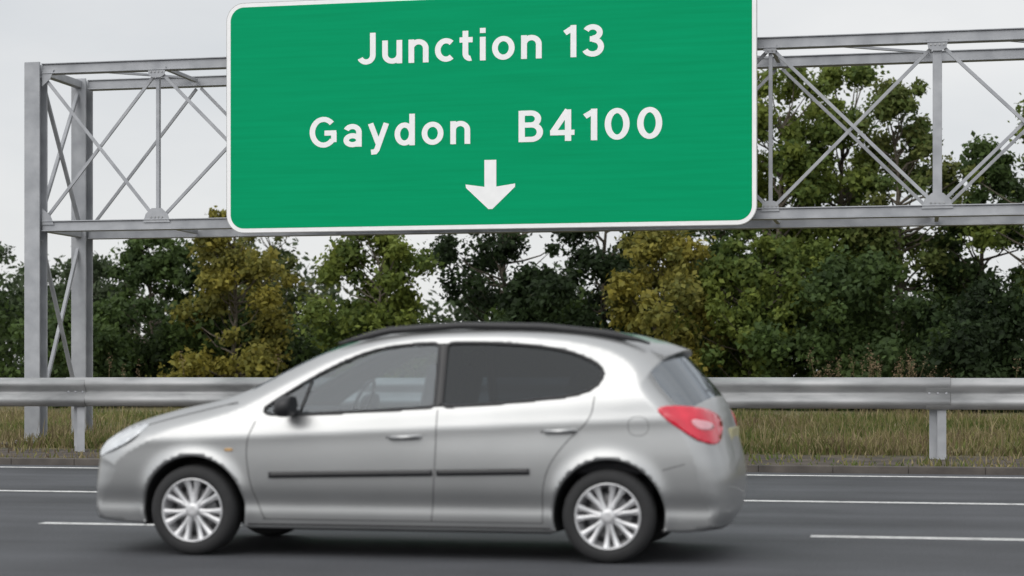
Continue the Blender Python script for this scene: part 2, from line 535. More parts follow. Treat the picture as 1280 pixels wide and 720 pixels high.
def mesh_np(name, V, quads, C, mats, fmi=None, parent=None):
    me = bpy.data.meshes.new(name)
    nv = len(V); nf = len(quads)
    me.vertices.add(nv); me.vertices.foreach_set("co", V.astype(np.float32).ravel())
    me.loops.add(nf * 4); me.loops.foreach_set("vertex_index", quads.astype(np.int32).ravel())
    me.polygons.add(nf)
    me.polygons.foreach_set("loop_start", np.arange(0, nf * 4, 4, dtype=np.int32))
    me.polygons.foreach_set("loop_total", np.full(nf, 4, dtype=np.int32))
    for m in mats:
        me.materials.append(m)
    if fmi is not None:
        me.polygons.foreach_set("material_index", fmi.astype(np.int32))
    at = me.color_attributes.new("lc", 'FLOAT_COLOR', 'POINT')
    C4 = np.ones((nv, 4), dtype=np.float32); C4[:, :3] = C
    at.data.foreach_set("color", C4.ravel())
    me.update(calc_edges=True); me.validate()
    return link(bpy.data.objects.new(name, me), parent)

def tube(pts, rads, sides=6):
    V = []; Q = []
    for k, (p, r) in enumerate(zip(pts, rads)):
        d = (Vector(pts[min(k + 1, len(pts) - 1)]) - Vector(pts[max(k - 1, 0)])).normalized()
        a = d.orthogonal().normalized(); b = d.cross(a)
        for i in range(sides):
            t = 2 * math.pi * i / sides
            V.append(tuple(Vector(p) + a * math.cos(t) * r + b * math.sin(t) * r))
    for k in range(len(pts) - 1):
        for i in range(sides):
            j = (i + 1) % sides
            Q.append((k * sides + i, k * sides + j, (k + 1) * sides + j, (k + 1) * sides + i))
    return V, Q

def tree(name, X, Y, H, R, base, nl, c1, c2, seed, nb=60, lean=.0, lsize=.08, wood=True, blobr=.25):
    rg = np.random.default_rng(seed)
    z0 = gz(Y)
    Vt = []; Qt = []
    lob = rg.uniform(0, 6.28, 4); la = rg.uniform(.08, .24, 3)
    centers = []; brs = []
    for i in range(nb):
        h = rg.uniform(0, 1) ** .85
        th = rg.uniform(0, 6.283)
        env = R * (max(.04, math.sin(math.pi * (.14 + .8 * h)))) ** .65
        env *= 1 + la[0] * math.sin(2 * th + lob[0] + 3 * h) + la[1] * math.sin(3 * th + lob[1]) + la[2] * math.sin(7 * h + lob[2] + th)
        br = R * blobr * rg.uniform(.45, 1.3) * (1.1 - .35 * h)
        rr = max(0, env - br * .6) * math.sqrt(rg.uniform(.12, 1.0))
        z = base + (H - base - br * .7) * h
        centers.append((rr * math.cos(th) + lean * h, rr * math.sin(th), max(z, br * .4)))
        brs.append(br)
    centers = np.array(centers); brs = np.array(brs)
    wgt = brs ** 1.7; wgt /= wgt.sum()
    idx = rg.choice(nb, size=nl, p=wgt)
    d = rg.normal(size=(nl, 3)); d /= np.linalg.norm(d, axis=1)[:, None]
    rad = brs[idx] * (rg.uniform(0, 1, nl) ** .45) * (1 + .30 * rg.normal(size=nl))
    sub = .3 * np.sin(7 * d[:, 0] + idx) * np.sin(6 * d[:, 1] + 2 * idx) * np.sin(7 * d[:, 2])
    rad *= 1 + sub
    pos = centers[idx] + d * rad[:, None] * np.array([1, 1, .8])
    pos[:, 2] = np.maximum(pos[:, 2], .05)
    nr = d * .6 + rg.normal(size=(nl, 3)) * .7 + np.array([0, -.2, .35])
    size = lsize * rg.uniform(.5, 1.35, nl)
    t = np.clip(rg.uniform(0, 1, nb)[idx] * .75 + rg.uniform(-.15, .4, nl), 0, 1)
    col = np.array(c1)[None] * (1 - t[:, None]) + np.array(c2)[None] * t[:, None]
    col *= rg.uniform(.75, 1.3, nl)[:, None]
    LV, LC = leaves_arrays(pos, nr, size, col, rg)
    if wood:
        top = np.array([lean * .9, 0, base + (H - base) * .8])
        k = 7
        tp = [(top * (i / (k - 1)) + np.array([*rg.normal(size=2) * .06 * (0 < i), 0])) for i in range(k)]
        r0 = .016 * H
        v, q = tube([tuple(p) for p in tp], [r0 * (1 - .82 * i / (k - 1)) for i in range(k)], 7)
        Vt += v; Qt += q
        for c in range(nb):
            e = centers[c]
            hh = np.clip((e[2] - R * .45) / top[2], .15, .95) * (k - 1)
            i0 = int(min(hh, k - 2)); s = tp[i0] + (tp[i0 + 1] - tp[i0]) * (hh - i0)
            mid = (s + e) / 2 + np.array([0, 0, -.08 * np.linalg.norm(e - s)]) + rg.normal(size=3) * .06
            r1 = .008 * H * (1 - .6 * s[2] / H)
            v, q = tube([tuple(s), tuple((s + mid) / 2 + rg.normal(size=3) * .03), tuple(mid), tuple(e)], [r1, r1 * .75, r1 * .5, .007], 5)
            b0 = len(Vt); Vt += v; Qt += [tuple(b0 + i for i in f) for f in q]
    nL = len(LV)
    quads = np.arange(nL).reshape(-1, 4)
    fmi = np.zeros(len(quads), int)
    Vall = LV; Call = LC
    if Vt:
        Vall = np.vstack([LV, np.array(Vt)]); Call = np.vstack([LC, np.full((len(Vt), 3), .05)])
        quads = np.vstack([quads, np.array(Qt) + nL]); fmi = np.concatenate([fmi, np.ones(len(Qt), int)])
    o = mesh_np(name, Vall, quads, Call, [m_leaf, m_bark], fmi)
    o.location = (X, Y, z0 - .03)
    return o

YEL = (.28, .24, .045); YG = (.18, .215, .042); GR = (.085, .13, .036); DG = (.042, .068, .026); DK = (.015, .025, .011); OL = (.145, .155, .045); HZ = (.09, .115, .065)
T = [
 ("ash_tree", -3.4, 48, 8.7, 1.9, 1.6, 19000, GR, YG, 1),
 ("ash_tree", -1.9, 49.5, 9.0, 2.0, 1.6, 20000, GR, YG, 22),
 ("ash_tree", -0.5, 48.5, 8.3, 1.8, 1.4, 18000, GR, OL, 2),
 ("oak_tree", 1.5, 49, 6.9, 1.7, .8, 15000, DG, GR, 3),
 ("ash_tree", 3.2, 47, 7.9, 1.8, 1.0, 15000, GR, YG, 4),
 ("ash_tree", 7.5, 49, 8.2, 2.3, 1.2, 9000, GR, OL, 5),
 ("oak_tree", 11.5, 48, 7.4, 2.3, 1.0, 8000, DG, GR, 6),
 ("birch_tree", -6.0, 45.5, 4.7, 1.8, .2, 15000, OL, YEL, 7),
 ("birch_tree", -4.0, 45.8, 4.2, 1.5, .2, 11000, GR, YG, 27),
 ("oak_tree", -8.0, 49, 6.8, 2.0, .6, 15000, DK, DG, 8),
 ("oak_tree", -10.7, 49.5, 6.6, 2.1, .6, 15000, DK, DG, 9),
 ("birch_tree", -13.0, 45.5, 4.75, 1.8, .2, 16000, GR, YG, 10),
 ("maple_tree", -17.0, 46, 5.4, 1.8, .2, 17000, OL, YEL, 11),
 ("oak_tree", -20.0, 48, 4.9, 1.8, .3, 14000, DG, GR, 12),
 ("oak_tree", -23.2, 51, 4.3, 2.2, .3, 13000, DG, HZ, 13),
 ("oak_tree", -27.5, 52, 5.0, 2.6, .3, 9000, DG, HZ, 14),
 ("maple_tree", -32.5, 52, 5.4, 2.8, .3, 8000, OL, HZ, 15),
 ("oak_tree", -5.0, 50.5, 6.9, 2.0, .6, 14000, DG, GR, 16),
 ("oak_tree", -18.3, 53, 5.7, 1.6, .6, 7000, DG, OL, 17),
]
for t in T:
    tree(*t)
tree("hawthorn_bush", -1.6, 45, 3.7, 2.1, .1, 13000, DG, GR, 30, wood=False)
tree("hawthorn_bush", 1.6, 44.6, 3.0, 2.1, .1, 12000, DK, DG, 31, wood=False)
tree("hawthorn_bush", -9.3, 46.5, 3.6, 1.9, .1, 12000, DK, DG, 32, wood=False)
tree("hawthorn_bush", -20.6, 45, 2.8, 1.9, .1, 11000, DG, GR, 33, wood=False)
tree("hawthorn_bush", 5.5, 45, 3.4, 2.3, .1, 8000, DG, GR, 34, wood=False)

def mass(name, x0, x1, y0, y1, h0, h1, nblob, nl, c1, c2, seed, br0, br1, ls):
    rg = np.random.default_rng(seed)
    cx = rg.uniform(x0, x1, nblob); cy = rg.uniform(y0, y1, nblob)
    hm = h0 + (h1 - h0) * (.5 + .5 * np.sin(cx * .55 + seed) * np.sin(cx * .21 + 1.7 * seed))
    cz = rg.uniform(.1, 1, nblob) * hm
    br = rg.uniform(br0, br1, nblob)
    w_ = br ** 1.7; w_ /= w_.sum()
    idx = rg.choice(nblob, size=nl, p=w_)
    d = rg.normal(size=(nl, 3)); d /= np.linalg.norm(d, axis=1)[:, None]
    rad = br[idx] * rg.uniform(0, 1, nl) ** .4 * (1 + .2 * rg.normal(size=nl))
    pos = np.stack([cx, cy, cz], 1)[idx] + d * rad[:, None]
    pos[:, 2] = np.maximum(pos[:, 2], .02) + .3
    nr = d + rg.normal(size=(nl, 3)) * .7
    t = np.clip(rg.uniform(0, 1, nblob)[idx] * .7 + rg.uniform(-.1, .4, nl), 0, 1)
    col = np.array(c1)[None] * (1 - t[:, None]) + np.array(c2)[None] * t[:, None]
    col *= rg.uniform(.7, 1.3, nl)[:, None]
    LV, LC = leaves_arrays(pos, nr, ls * rg.uniform(.6, 1.3, nl), col, rg)
    return mesh_np(name, LV, np.arange(len(LV)).reshape(-1, 4), LC, [m_leaf])
mass("hedgerow", -42, 16, 46.5, 50, 1.4, 2.9, 420, 90000, DK, GR, 41, .4, .95, .10)
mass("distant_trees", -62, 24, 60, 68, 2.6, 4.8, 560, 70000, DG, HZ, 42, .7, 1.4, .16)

# grass
def blades(n, X, Y, hr, wr, cols, seed, lean=.35):
    rg = np.random.default_rng(seed)
    x = rg.uniform(X[0], X[1], n)
    y = Y[0] + (Y[1] - Y[0]) * rg.uniform(0, 1, n) ** 1.6
    cl = .5 + .5 * np.sin(x * 1.7 + 1.3 * np.sin(y * 2.1)) * np.sin(y * 1.3 + .7 * np.sin(x * 3.1))
    keep = rg.uniform(0, 1, n) < .35 + .65 * cl
    x = x[keep]; y = y[keep]; cl = cl[keep]; n = len(x)
    z = np.interp(y, [p[0] for p in prof], [p[1] for p in prof]) - .01
    h = rg.uniform(hr[0], hr[1], n) * (.55 + .6 * cl)
    wd = rg.uniform(wr[0], wr[1], n)
    a = rg.uniform(0, 6.283, n)
    lx = rg.normal(size=n) * lean * h; ly = rg.normal(size=n) * lean * h
    ux = np.cos(a) * wd; uy = np.sin(a) * wd
    V = np.empty((n, 6, 3))
    B = np.stack([x, y, z], 1); U = np.stack([ux, uy, 0 * ux], 1)
    Mi = B + np.stack([lx * .35, ly * .35, h * .6], 1)
    Tp = B + np.stack([lx, ly, h], 1)
    V[:, 0] = B - U; V[:, 1] = B + U; V[:, 2] = Mi + U * .7; V[:, 3] = Mi - U * .7; V[:, 4] = Tp + U * .15; V[:, 5] = Tp - U * .15
    b = np.arange(n)[:, None] * 6
    q = np.concatenate([b + np.array([[0, 1, 2, 3]]), b + np.array([[3, 2, 4, 5]])], 0)
    cols = np.array(cols)
    pt = .5 + .5 * np.sin(x * .9 + 2 * np.sin(y * .5))
    ci = (rg.uniform(0, 1, n) * .65 + pt * .35) * len(cols)
    ci = np.clip(ci.astype(int), 0, len(cols) - 1)
    c = cols[ci] * rg.uniform(.75, 1.25, n)[:, None]
    return V.reshape(-1, 3), q, np.repeat(c, 6, axis=0)
GC = [(.085, .12, .035), (.12, .15, .045), (.16, .17, .055), (.22, .19, .09), (.30, .25, .14), (.17, .13, .08)]
V1, q1, C1 = blades(95000, (-24, 10), (26.9, 40), (.08, .24), (.008, .016), GC, 50)
V2, q2, C2 = blades(5000, (-24, 10), (27.4, 40), (.25, .5), (.006, .011), GC[2:], 51, .2)
V3, q3, C3 = blades(9000, (-24, 10), (24.3, 27.2), (.03, .12), (.008, .016), GC, 52)
Vg = np.vstack([V1, V2, V3]); qg = np.vstack([q1, q2 + len(V1), q3 + len(V1) + len(V2)]); Cg = np.vstack([C1, C2, C3])
mesh_np("verge_grass", Vg, qg, Cg, [m_grass])
rg = np.random.default_rng(77)
LVs = []; LCs = []
Vs = []; Qs = []
for i in range(75):
    if rg.uniform() < .6:
        x = rg.uniform(-2.2, .6)
    else:
        x = rg.uniform(-24, 8)
    y = rg.uniform(38, 43); z = gz(y); h = rg.uniform(.6, 1.25)
    lx, ly = rg.normal(size=2) * .12
    v, q = tube([(x, y, z), (x + lx * .4, y + ly * .4, z + h * .5), (x + lx, y + ly, z + h)], [.008, .006, .004], 4)
    b0 = len(Vs); Vs += v; Qs += [tuple(b0 + k for k in f) for f in q]
    n_ = 26
    p = np.array([x + lx, y + ly, z + h]) + rg.normal(size=(n_, 3)) * np.array([.04, .04, .11])
    c = np.array([(.22, .16, .10)]) * rg.uniform(.6, 1.4, n_)[:, None]
    a, b_ = leaves_arrays(p, rg.normal(size=(n_, 3)), np.full(n_, .02), c, rg)
    LVs.append(a); LCs.append(b_)
LV = np.vstack(LVs); LC = np.vstack(LCs)
nL = len(LV)
mesh_np("dry_weeds", np.vstack([LV, np.array(Vs)]), np.vstack([np.arange(nL).reshape(-1, 4), np.array(Qs) + nL]),
        np.vstack([LC, np.tile(np.array([[.20, .16, .09]]), (len(Vs), 1))]), [m_grass])

# ------------------------------------------------------------------ car
car = empty("silver_car", (-5.62, 12.98, 0))
WF, WR, WZ, WRAD, ARC = .86, 3.67, .303, .303, .345

def catmull(P, per=14):
    P = [np.array(p, float) for p in P]
    P = [2 * P[0] - P[1]] + P + [2 * P[-1] - P[-2]]
    out = []
    for i in range(1, len(P) - 2):
        for k in range(per):
            t = k / per
            a, b, c, d = P[i - 1], P[i], P[i + 1], P[i + 2]
            out.append(.5 * ((2 * b) + (-a + c) * t + (2 * a - 5 * b + 4 * c - d) * t * t + (-a + 3 * b - 3 * c + d) * t ** 3))
    out.append(P[-2])
    return out

up = [(.12, .20), (.05, .29), (.015, .42), (.015, .60), (.06, .755), (.24, .88), (.56, .975), (.88, 1.045), (1.12, 1.125), (1.45, 1.295), (1.78, 1.435), (2.15, 1.525),
      (2.64, 1.557), (3.2, 1.545), (3.62, 1.50), (3.86, 1.45), (3.99, 1.395), (4.07, 1.33), (4.22, 1.16), (4.33, 1.01), (4.385, .86), (4.415, .74), (4.445, .62), (4.455, .5), (4.43, .32), (4.36, .20)]
rr_ = {0: .05, 1: .12, 2: .22, 3: .28, 4: .28, 5: .24, 6: .18, 7: .15, 8: .15, 9: .15, 10: .13, 11: .11, 12: .10, 13: .10, 14: .12, 15: .18, 16: .26, 17: .30, 18: .30, 19: .25, 20: .22, 21: .20, 22: .20, 23: .20, 24: .12, 25: .05}
U = catmull([(p[0], p[1], rr_[i]) for i, p in enumerate(up)])
pts = [(p[0], p[1], p[2], 0) for p in U]
def arc_pts(cx, z_edge):
    a0 = math.asin((z_edge - WZ) / ARC)
    L = []
    for i in range(33):
        a = a0 + (math.pi - 2 * a0) * i / 32
        L.append((cx + ARC * math.cos(a), WZ + ARC * math.sin(a), .022, 1))
    return L
pts += [(4.25, .19, .03, 0), (4.12, .185, .022, 0)]
pts += arc_pts(WR, .19)
for i in range(1, 60):
    a = (WR - ARC); b = (WF + ARC)
    pts.append((a + (b - a) * i / 60, .172, .022, 0))
pts += arc_pts(WF, .19)
pts += [(.4, .19, .022, 0), (.25, .195, .03, 0)]
A_ = np.array([(p[0], p[1], p[2]) for p in pts]); flag = np.array([p[3] for p in pts])
Ac = np.vstack([A_, A_[:1]])
seg = np.linalg.norm(np.diff(Ac[:, :2], axis=0), axis=1)
cum = np.concatenate([[0], np.cumsum(seg)])
tot = cum[-1]; NO = int(tot / .018)
tt = np.linspace(0, tot, NO, endpoint=False)
OX = np.interp(tt, cum, Ac[:, 0]); OZ = np.interp(tt, cum, Ac[:, 1]); OR = np.interp(tt, cum, Ac[:, 2])
fl = flag[np.clip(np.searchsorted(cum, tt, side='right') - 1, 0, len(flag) - 1)]
def csmooth(a, k):
    ker = np.ones(2 * k + 1) / (2 * k + 1)
    return np.convolve(np.concatenate([a[-k:], a, a[:k]]), ker, 'valid')
tx0 = np.roll(OX, -1) - np.roll(OX, 1); tz0 = np.roll(OZ, -1) - np.roll(OZ, 1)
def nrmd(a, c):
    l = np.hypot(a, c)
    return a / l, c / l
txa, tza = nrmd(csmooth(tx0, 1), csmooth(tz0, 1))
txb, tzb = nrmd(csmooth(csmooth(tx0, 5), 4), csmooth(csmooth(tz0, 5), 4))
bl = csmooth(np.clip((OR - .05) / .06, 0, 1), 3)
tx, tz = nrmd(txa * (1 - bl) + txb * bl, tza * (1 - bl) + tzb * bl)
NX, NZ = tz, -tx
Rs = csmooth(csmooth(OR, 5), 4)
Rs = np.where(fl == 1, .022, Rs)
PE = 2.5
def fpow(q):
    q = np.clip(q, 0, 1)
    return np.maximum(0, 1 - (1 - q) ** PE) ** (1 / PE)
def Wf(s, z):
    s = np.asarray(s, float); z = np.asarray(z, float)
    pf = np.clip((.95 - s) / .95, 0, 1); prr = np.clip((s - 3.5) / 1., 0, 1)
    base = .875 * (1 - .09 * pf ** 2 - .075 * prr ** 2)
    zb = .885 + .068 * (s - 1.2)
    y = base - .055 * ((z - .66) / .45) ** 2 * (z < .66) - .03 * (1 - np.exp(-(np.clip(z - .66, 0, 9) / .3) ** 2))
    y = y - .018 * np.exp(-((z - .36) / .06) ** 2)
    zc = .79 + .045 * (s - 1.0)
    y = y + .012 * np.exp(-np.sqrt((z - zc) ** 2 + .0001) / .05)
    k = .03
    sp = k * np.log1p(np.exp(np.clip((z - zb) / k, -30, 30)))
    sp = np.where((z - zb) / k > 30, z - zb, sp)
    y = y - .40 * sp
    y = y - .05 * np.clip((s - 3.5), 0, 1) * np.clip((z - zb) / .3, 0, 1)
    for c in (WF, WR):
        dd = np.hypot(s - c, z - WZ)
        y = y + .022 * np.exp(-((dd - ARC) / .06) ** 2)
    return y
def Hf(s, z):
    s = np.atleast_1d(np.asarray(s, float)); z = np.atleast_1d(np.asarray(z, float))
    D = (s[:, None] - OX[None]) ** 2 + (z[:, None] - OZ[None]) ** 2
    i = D.argmin(1)
    d = (s - OX[i]) * NX[i] + (z - OZ[i]) * NZ[i]
    return Wf(s, z) * fpow(d / Rs[i])
def Sf(s, z, off, side):
    s = np.atleast_1d(np.asarray(s, float)); z = np.atleast_1d(np.asarray(z, float))
    e = .004
    h = Hf(s, z)
    hs = (Hf(s + e, z) - Hf(s - e, z)) / (2 * e); hz = (Hf(s, z + e) - Hf(s, z - e)) / (2 * e)
    nx, nz, ny = -hs, -hz, np.ones_like(h)
    L = np.sqrt(nx ** 2 + nz ** 2 + 1)
    return np.stack([s + off * nx / L, side * (h + off * ny / L), z + off * nz / L], 1)

def densify(P, step=.03, closed=True):
    out = []
    n = len(P)
    for i in range(n if closed else n - 1):
        a = np.array(P[i]); b = np.array(P[(i + 1) % n])
        k = max(1, int(np.linalg.norm(b - a) / step))
        for j in range(k):
            out.append(tuple(a + (b - a) * j / k))
    if not closed:
        out.append(tuple(P[-1]))
    return out

win1 = densify(chaikin([(1.27, .93), (1.50, 1.09), (1.76, 1.245), (2.02, 1.36), (2.22, 1.400), (2.40, 1.412), (2.515, 1.415), (2.518, 1.35), (2.522, 1.06), (2.525, .997), (2.4, .99), (1.9, .96)], True, 2), .02)
win2 = densify(chaikin([(2.568, 1.417), (2.7, 1.418), (2.9, 1.415), (3.2, 1.395), (3.44, 1.35), (3.66, 1.24), (3.55, 1.085), (3.1, 1.035), (2.7, 1.005), (2.572, 1.00), (2.57, 1.06), (2.568, 1.35)], True, 2), .02)

def cdt_region(loops, holes, step):
    verts = []; edges = []
    for L in loops + holes:
        b = len(verts); m = len(L)
        verts += [Vector((p[0], p[1])) for p in L]
        edges += [(b + i, b + (i + 1) % m) for i in range(m)]
    allp = np.array([[v.x, v.y] for v in verts])
    mn = allp.min(0); mx_ = allp.max(0)
    gx = np.arange(mn[0] + step / 2, mx_[0], step); gzz = np.arange(mn[1] + step / 2, mx_[1], step)
    GX, GZ = np.meshgrid(gx, gzz); GX = GX.ravel(); GZ = GZ.ravel()
    ins = np.zeros(len(GX), bool)
    for L in loops:
        ins |= pip(GX, GZ, L)
    for L in holes:
        ins &= ~pip(GX, GZ, L)
    GX = GX[ins]; GZ = GZ[ins]
    if len(GX):
        dm = np.min((GX[:, None] - allp[None, :, 0]) ** 2 + (GZ[:, None] - allp[None, :, 1]) ** 2, axis=1)
        ok = dm > (step * .45) ** 2
        verts += [Vector((a, c)) for a, c in zip(GX[ok], GZ[ok])]
    r = delaunay_2d_cdt(verts, edges, [], 0, 1e-6)
    vo = np.array([[v[0], v[1]] for v in r[0]]); fo = [tuple(f) for f in r[2]]
    cen = np.array([vo[list(f)].mean(0) for f in fo])
    ins = np.zeros(len(cen), bool)
    for L in loops:
        ins |= pip(cen[:, 0], cen[:, 1], L)
    for L in holes:
        ins &= ~pip(cen[:, 0], cen[:, 1], L)
    return vo, [f for f, k in zip(fo, ins) if k]

fk = np.array([0, .12, .25, .38, .5, .61, .71, .80, .87, .925, .965, 1.0])
dk = 1 - (1 - fk ** PE) ** (1 / PE)
K = len(fk)
BV = []; BF = []; BM = []
GF = []; GM = []
for side in (-1, 1):
    b = len(BV)
    ringP = []
    for k in range(K):
        px = OX + NX * Rs * dk[k]; pz = OZ + NZ * Rs * dk[k]
        y = Wf(px, pz) * fk[k]
        for i in range(NO):
            BV.append((px[i], side * y[i], pz[i]))
        ringP = list(zip(px, pz))
    for k in range(K - 1):
        for i in range(NO):
            j = (i + 1) % NO
            f = (b + k * NO + i, b + k * NO + j, b + (k + 1) * NO + j, b + (k + 1) * NO + i)
            if side > 0:
                f = f[::-1]
            ws = (1.18 < OX[i] < 1.90) and OZ[i] > 1.0
            rw = (OX[i] > 4.0) and (1.07 < OZ[i] < 1.365)
            if ws and fk[k + 1] <= .88:
                GF.append(f); GM.append(0)
            elif rw and fk[k + 1] <= .97:
                GF.append(f); GM.append(1)
            elif (1.95 < OX[i] < 3.75) and OZ[i] > 1.3 and fk[k + 1] <= .88:
                BF.append(f); BM.append(4)
            elif (fl[i] == 1 and fk[k + 1] < .97) or (OZ[i] < .22 and fk[k + 1] < .97):
                BF.append(f); BM.append(2)
            else:
                BF.append(f); BM.append(0)
    vo, fo = cdt_region([ringP], [win1, win2], .022)
    yy = Wf(vo[:, 0], vo[:, 1])
    b = len(BV)
    for (p, y) in zip(vo, yy):
        BV.append((p[0], side * y, p[1]))
    for f in fo:
        f = tuple(b + i for i in f)
        if side > 0:
            f = f[::-1]
        BF.append(f); BM.append(0)
def clean(name, V, F, M, mats, parent, solid=None):
    bm = bmesh.new()
    vs = [bm.verts.new(v) for v in V]
    for f, m in zip(F, M):
        try:
            ff = bm.faces.new([vs[i] for i in f]); ff.material_index = m; ff.smooth = True
        except ValueError:
            pass
    bmesh.ops.remove_doubles(bm, verts=bm.verts, dist=.0012)
    loose = [v for v in bm.verts if not v.link_faces]
    bmesh.ops.delete(bm, geom=loose, context='VERTS')
    bmesh.ops.recalc_face_normals(bm, faces=bm.faces)
    cx = Vector((2.2, 0, .7)); s = 0
    for f in bm.faces:
        s += (f.calc_center_median() - cx).dot(f.normal) * f.calc_area()
    if s < 0:
        bmesh.ops.reverse_faces(bm, faces=bm.faces)
    me = bpy.data.meshes.new(name); bm.to_mesh(me); bm.free()
    for m in mats:
        me.materials.append(m)
    o = link(bpy.data.objects.new(name, me), parent)
    if solid:
        s = o.modifiers.new("s", 'SOLIDIFY'); s.thickness = solid; s.offset = -1
        s.material_offset = 1; s.material_offset_rim = 1
    return o
clean("body", BV, BF, BM, [m_paint, m_black, m_dark, m_dark, m_roofp, m_dark], car, .016)
clean("screens", BV, GF, GM, [m_glass, m_glassr], car)

def overlay(name, poly, mat, off=.006, step=.02, th=.008, both=True, hole=None):
    poly = densify(poly, step)
    vo, fo = cdt_region([poly], [] if not hole else [hole], step)
    V = []; F = []
    for side in ((-1, 1) if both else (-1,)):
        P3 = Sf(vo[:, 0], vo[:, 1], off, side)
        b = len(V); V += [tuple(p) for p in P3]
        for f in fo:
            f = tuple(b + i for i in f)
            a, c, d = (Vector(V[i]) for i in f[:3])
            if (c - a).cross(d - a).y * side < 0:
                f = f[::-1]
            F.append(f)
    o = mk(name, V, F, mat, smooth=True, parent=car)
    if th:
        s = o.modifiers.new("s", 'SOLIDIFY'); s.thickness = th; s.offset = -1
    return o
def ribbon(name, P, wd, mat, off=.003, closed=False, th=.004, step=.02):
    P = np.array(densify(P, step, closed))
    n_ = len(P)
    if closed:
        T_ = np.roll(P, -1, 0) - np.roll(P, 1, 0)
    else:
        T_ = np.gradient(P, axis=0)
    T_ /= np.linalg.norm(T_, axis=1)[:, None]
    Nn = np.stack([-T_[:, 1], T_[:, 0]], 1)
    V = []; F = []
    for side in (-1, 1):
        a = P + Nn * wd / 2; c = P - Nn * wd / 2
        A3 = Sf(a[:, 0], a[:, 1], off, side); C3_ = Sf(c[:, 0], c[:, 1], off, side)
        b = len(V); V += [tuple(p) for p in A3] + [tuple(p) for p in C3_]
        for i in range(n_ if closed else n_ - 1):
            j = (i + 1) % n_
            f = (b + i, b + n_ + i, b + n_ + j, b + j)
            F.append(f if side < 0 else f[::-1])
    o = mk(name, V, F, mat, smooth=True, parent=car)
    if th:
        s = o.modifiers.new("s", 'SOLIDIFY'); s.thickness = th; s.offset = -1
    return o
overlay("front_door_glass", win1, m_glass, -.006, .025, 0)
overlay("rear_door_glass", win2, m_glassd, -.006, .025, 0)
ribbon("window_seal", win1, .018, m_black, .005, True, .006)
ribbon("window_seal_rear", win2, .018, m_black, .005, True, .006)
overlay("b_pillar", [(2.51, 1.414), (2.575, 1.416), (2.577, 1.0), (2.517, .997)], m_black, .0035, .02, .003)
ribbon("quarter_pillar", [(1.60, .955), (1.66, 1.17)], .018, m_black, .002)
ribbon("door_gap_front", chaikin([(1.30, .90), (1.235, .75), (1.26, .5), (1.33, .30), (1.36, .25)], False, 2), .006, m_gap, .0012, th=0)
ribbon("door_gap_mid", chaikin([(2.545, .98), (2.535, .6), (2.50, .25)], False, 2), .006, m_gap, .0012, th=0)
ribbon("door_gap_rear", chaikin([(3.58, 1.07), (3.56, .92), (3.40, .78), (3.28, .62), (3.24, .45), (3.24, .25)], False, 2), .006, m_gap, .0012, th=0)
ribbon("door_gap_bottom", [(1.34, .25), (3.24, .25)], .006, m_gap, .0012, th=0)
ribbon("bonnet_gap", chaikin([(.45, .855), (.75, .935), (1.15, 1.025)], False, 2), .005, m_gap, .0012, th=0)
ribbon("rear_bumper_gap", [(4.02, .60), (4.16, .64)], .005, m_gap, .0012, th=0)
ribbon("fuel_flap", chaikin([(3.80, .94), (3.93, .94), (3.93, .82), (3.80, .82)], True, 2), .003, m_gap, .0012, True, 0)
ribbon("side_moulding", [(1.40, .545), (2.515, .570)], .040, m_black, .014, False, .014)
ribbon("side_moulding_rear", [(2.545, .571), (3.16, .585)], .040, m_black, .014, False, .014)
ribbon("sill_trim", [(1.24, .20), (3.29, .20)], .03, m_dark, .006, False, .008)
overlay("tail_light", chaikin([(3.96, 1.005), (4.17, 1.01), (4.345, .965), (4.37, .76), (4.29, .765), (4.16, .84), (4.04, .92)], True, 2), m_red, .008, .015)
overlay("tail_light_lens", chaikin([(4.18, .93), (4.31, .90), (4.32, .85), (4.23, .855)], True, 2), m_redw, .012, .012, .006)
overlay("headlight", chaikin([(.09, .70), (.20, .795), (.46, .885), (.52, .87), (.42, .77), (.24, .68), (.11, .64)], True, 2), m_head, .005, .015)
overlay("indicator", chaikin([(1.09, .72), (1.15, .72), (1.15, .70), (1.09, .70)], True, 2), flat("amber", (.5, .3, .12), .2), .006, .01, .006)
def handle(s, z):
    V = []; F = []
    for side in (-1, 1):
        P3 = Sf(np.array([s - .09, s, s + .09]), np.array([z - .004, z, z + .004]), .03, side)
        v, q = tube([tuple(Sf([s - .115], [z - .005], -.005, side)[0])] + [tuple(p) for p in P3] + [tuple(Sf([s + .115], [z + .005], -.005, side)[0])], [.012, .016, .017, .016, .012], 8)
        b = len(V); V += v; F += [tuple(b + i for i in f) for f in q]
    return mk("door_handle", V, F, m_paint, smooth=True, parent=car)
handle(2.33, .80); handle(3.36, .845)
ribbon("handle_recess", [(2.26, .796), (2.40, .802)], .036, m_gap, .001, th=0)
ribbon("handle_recess_rear", [(3.29, .842), (3.43, .848)], .036, m_gap, .001, th=0)
# low black roof trims running along the roof edges
V = []; F = []
tops = ([p[0] for p in up[9:17]], [p[1] for p in up[9:17]])
for side in (-1, 1):
    xs_ = np.linspace(1.80, 3.9, 30)
    P_ = []
    for k, s in enumerate(xs_):
        zt = float(np.interp(s, *tops))
        P_.append((s, side * (.60 - .05 * max(0, s - 3.3)), zt - .022))
    v, q = tube(P_, [.008 + .017 * min(1, min(k, 29 - k) / 3) for k in range(30)], 8)
    b = len(V); V += v; F += [tuple(b + i for i in f) for f in q]
mk("roof_trim", V, F, m_black, smooth=True, parent=car)
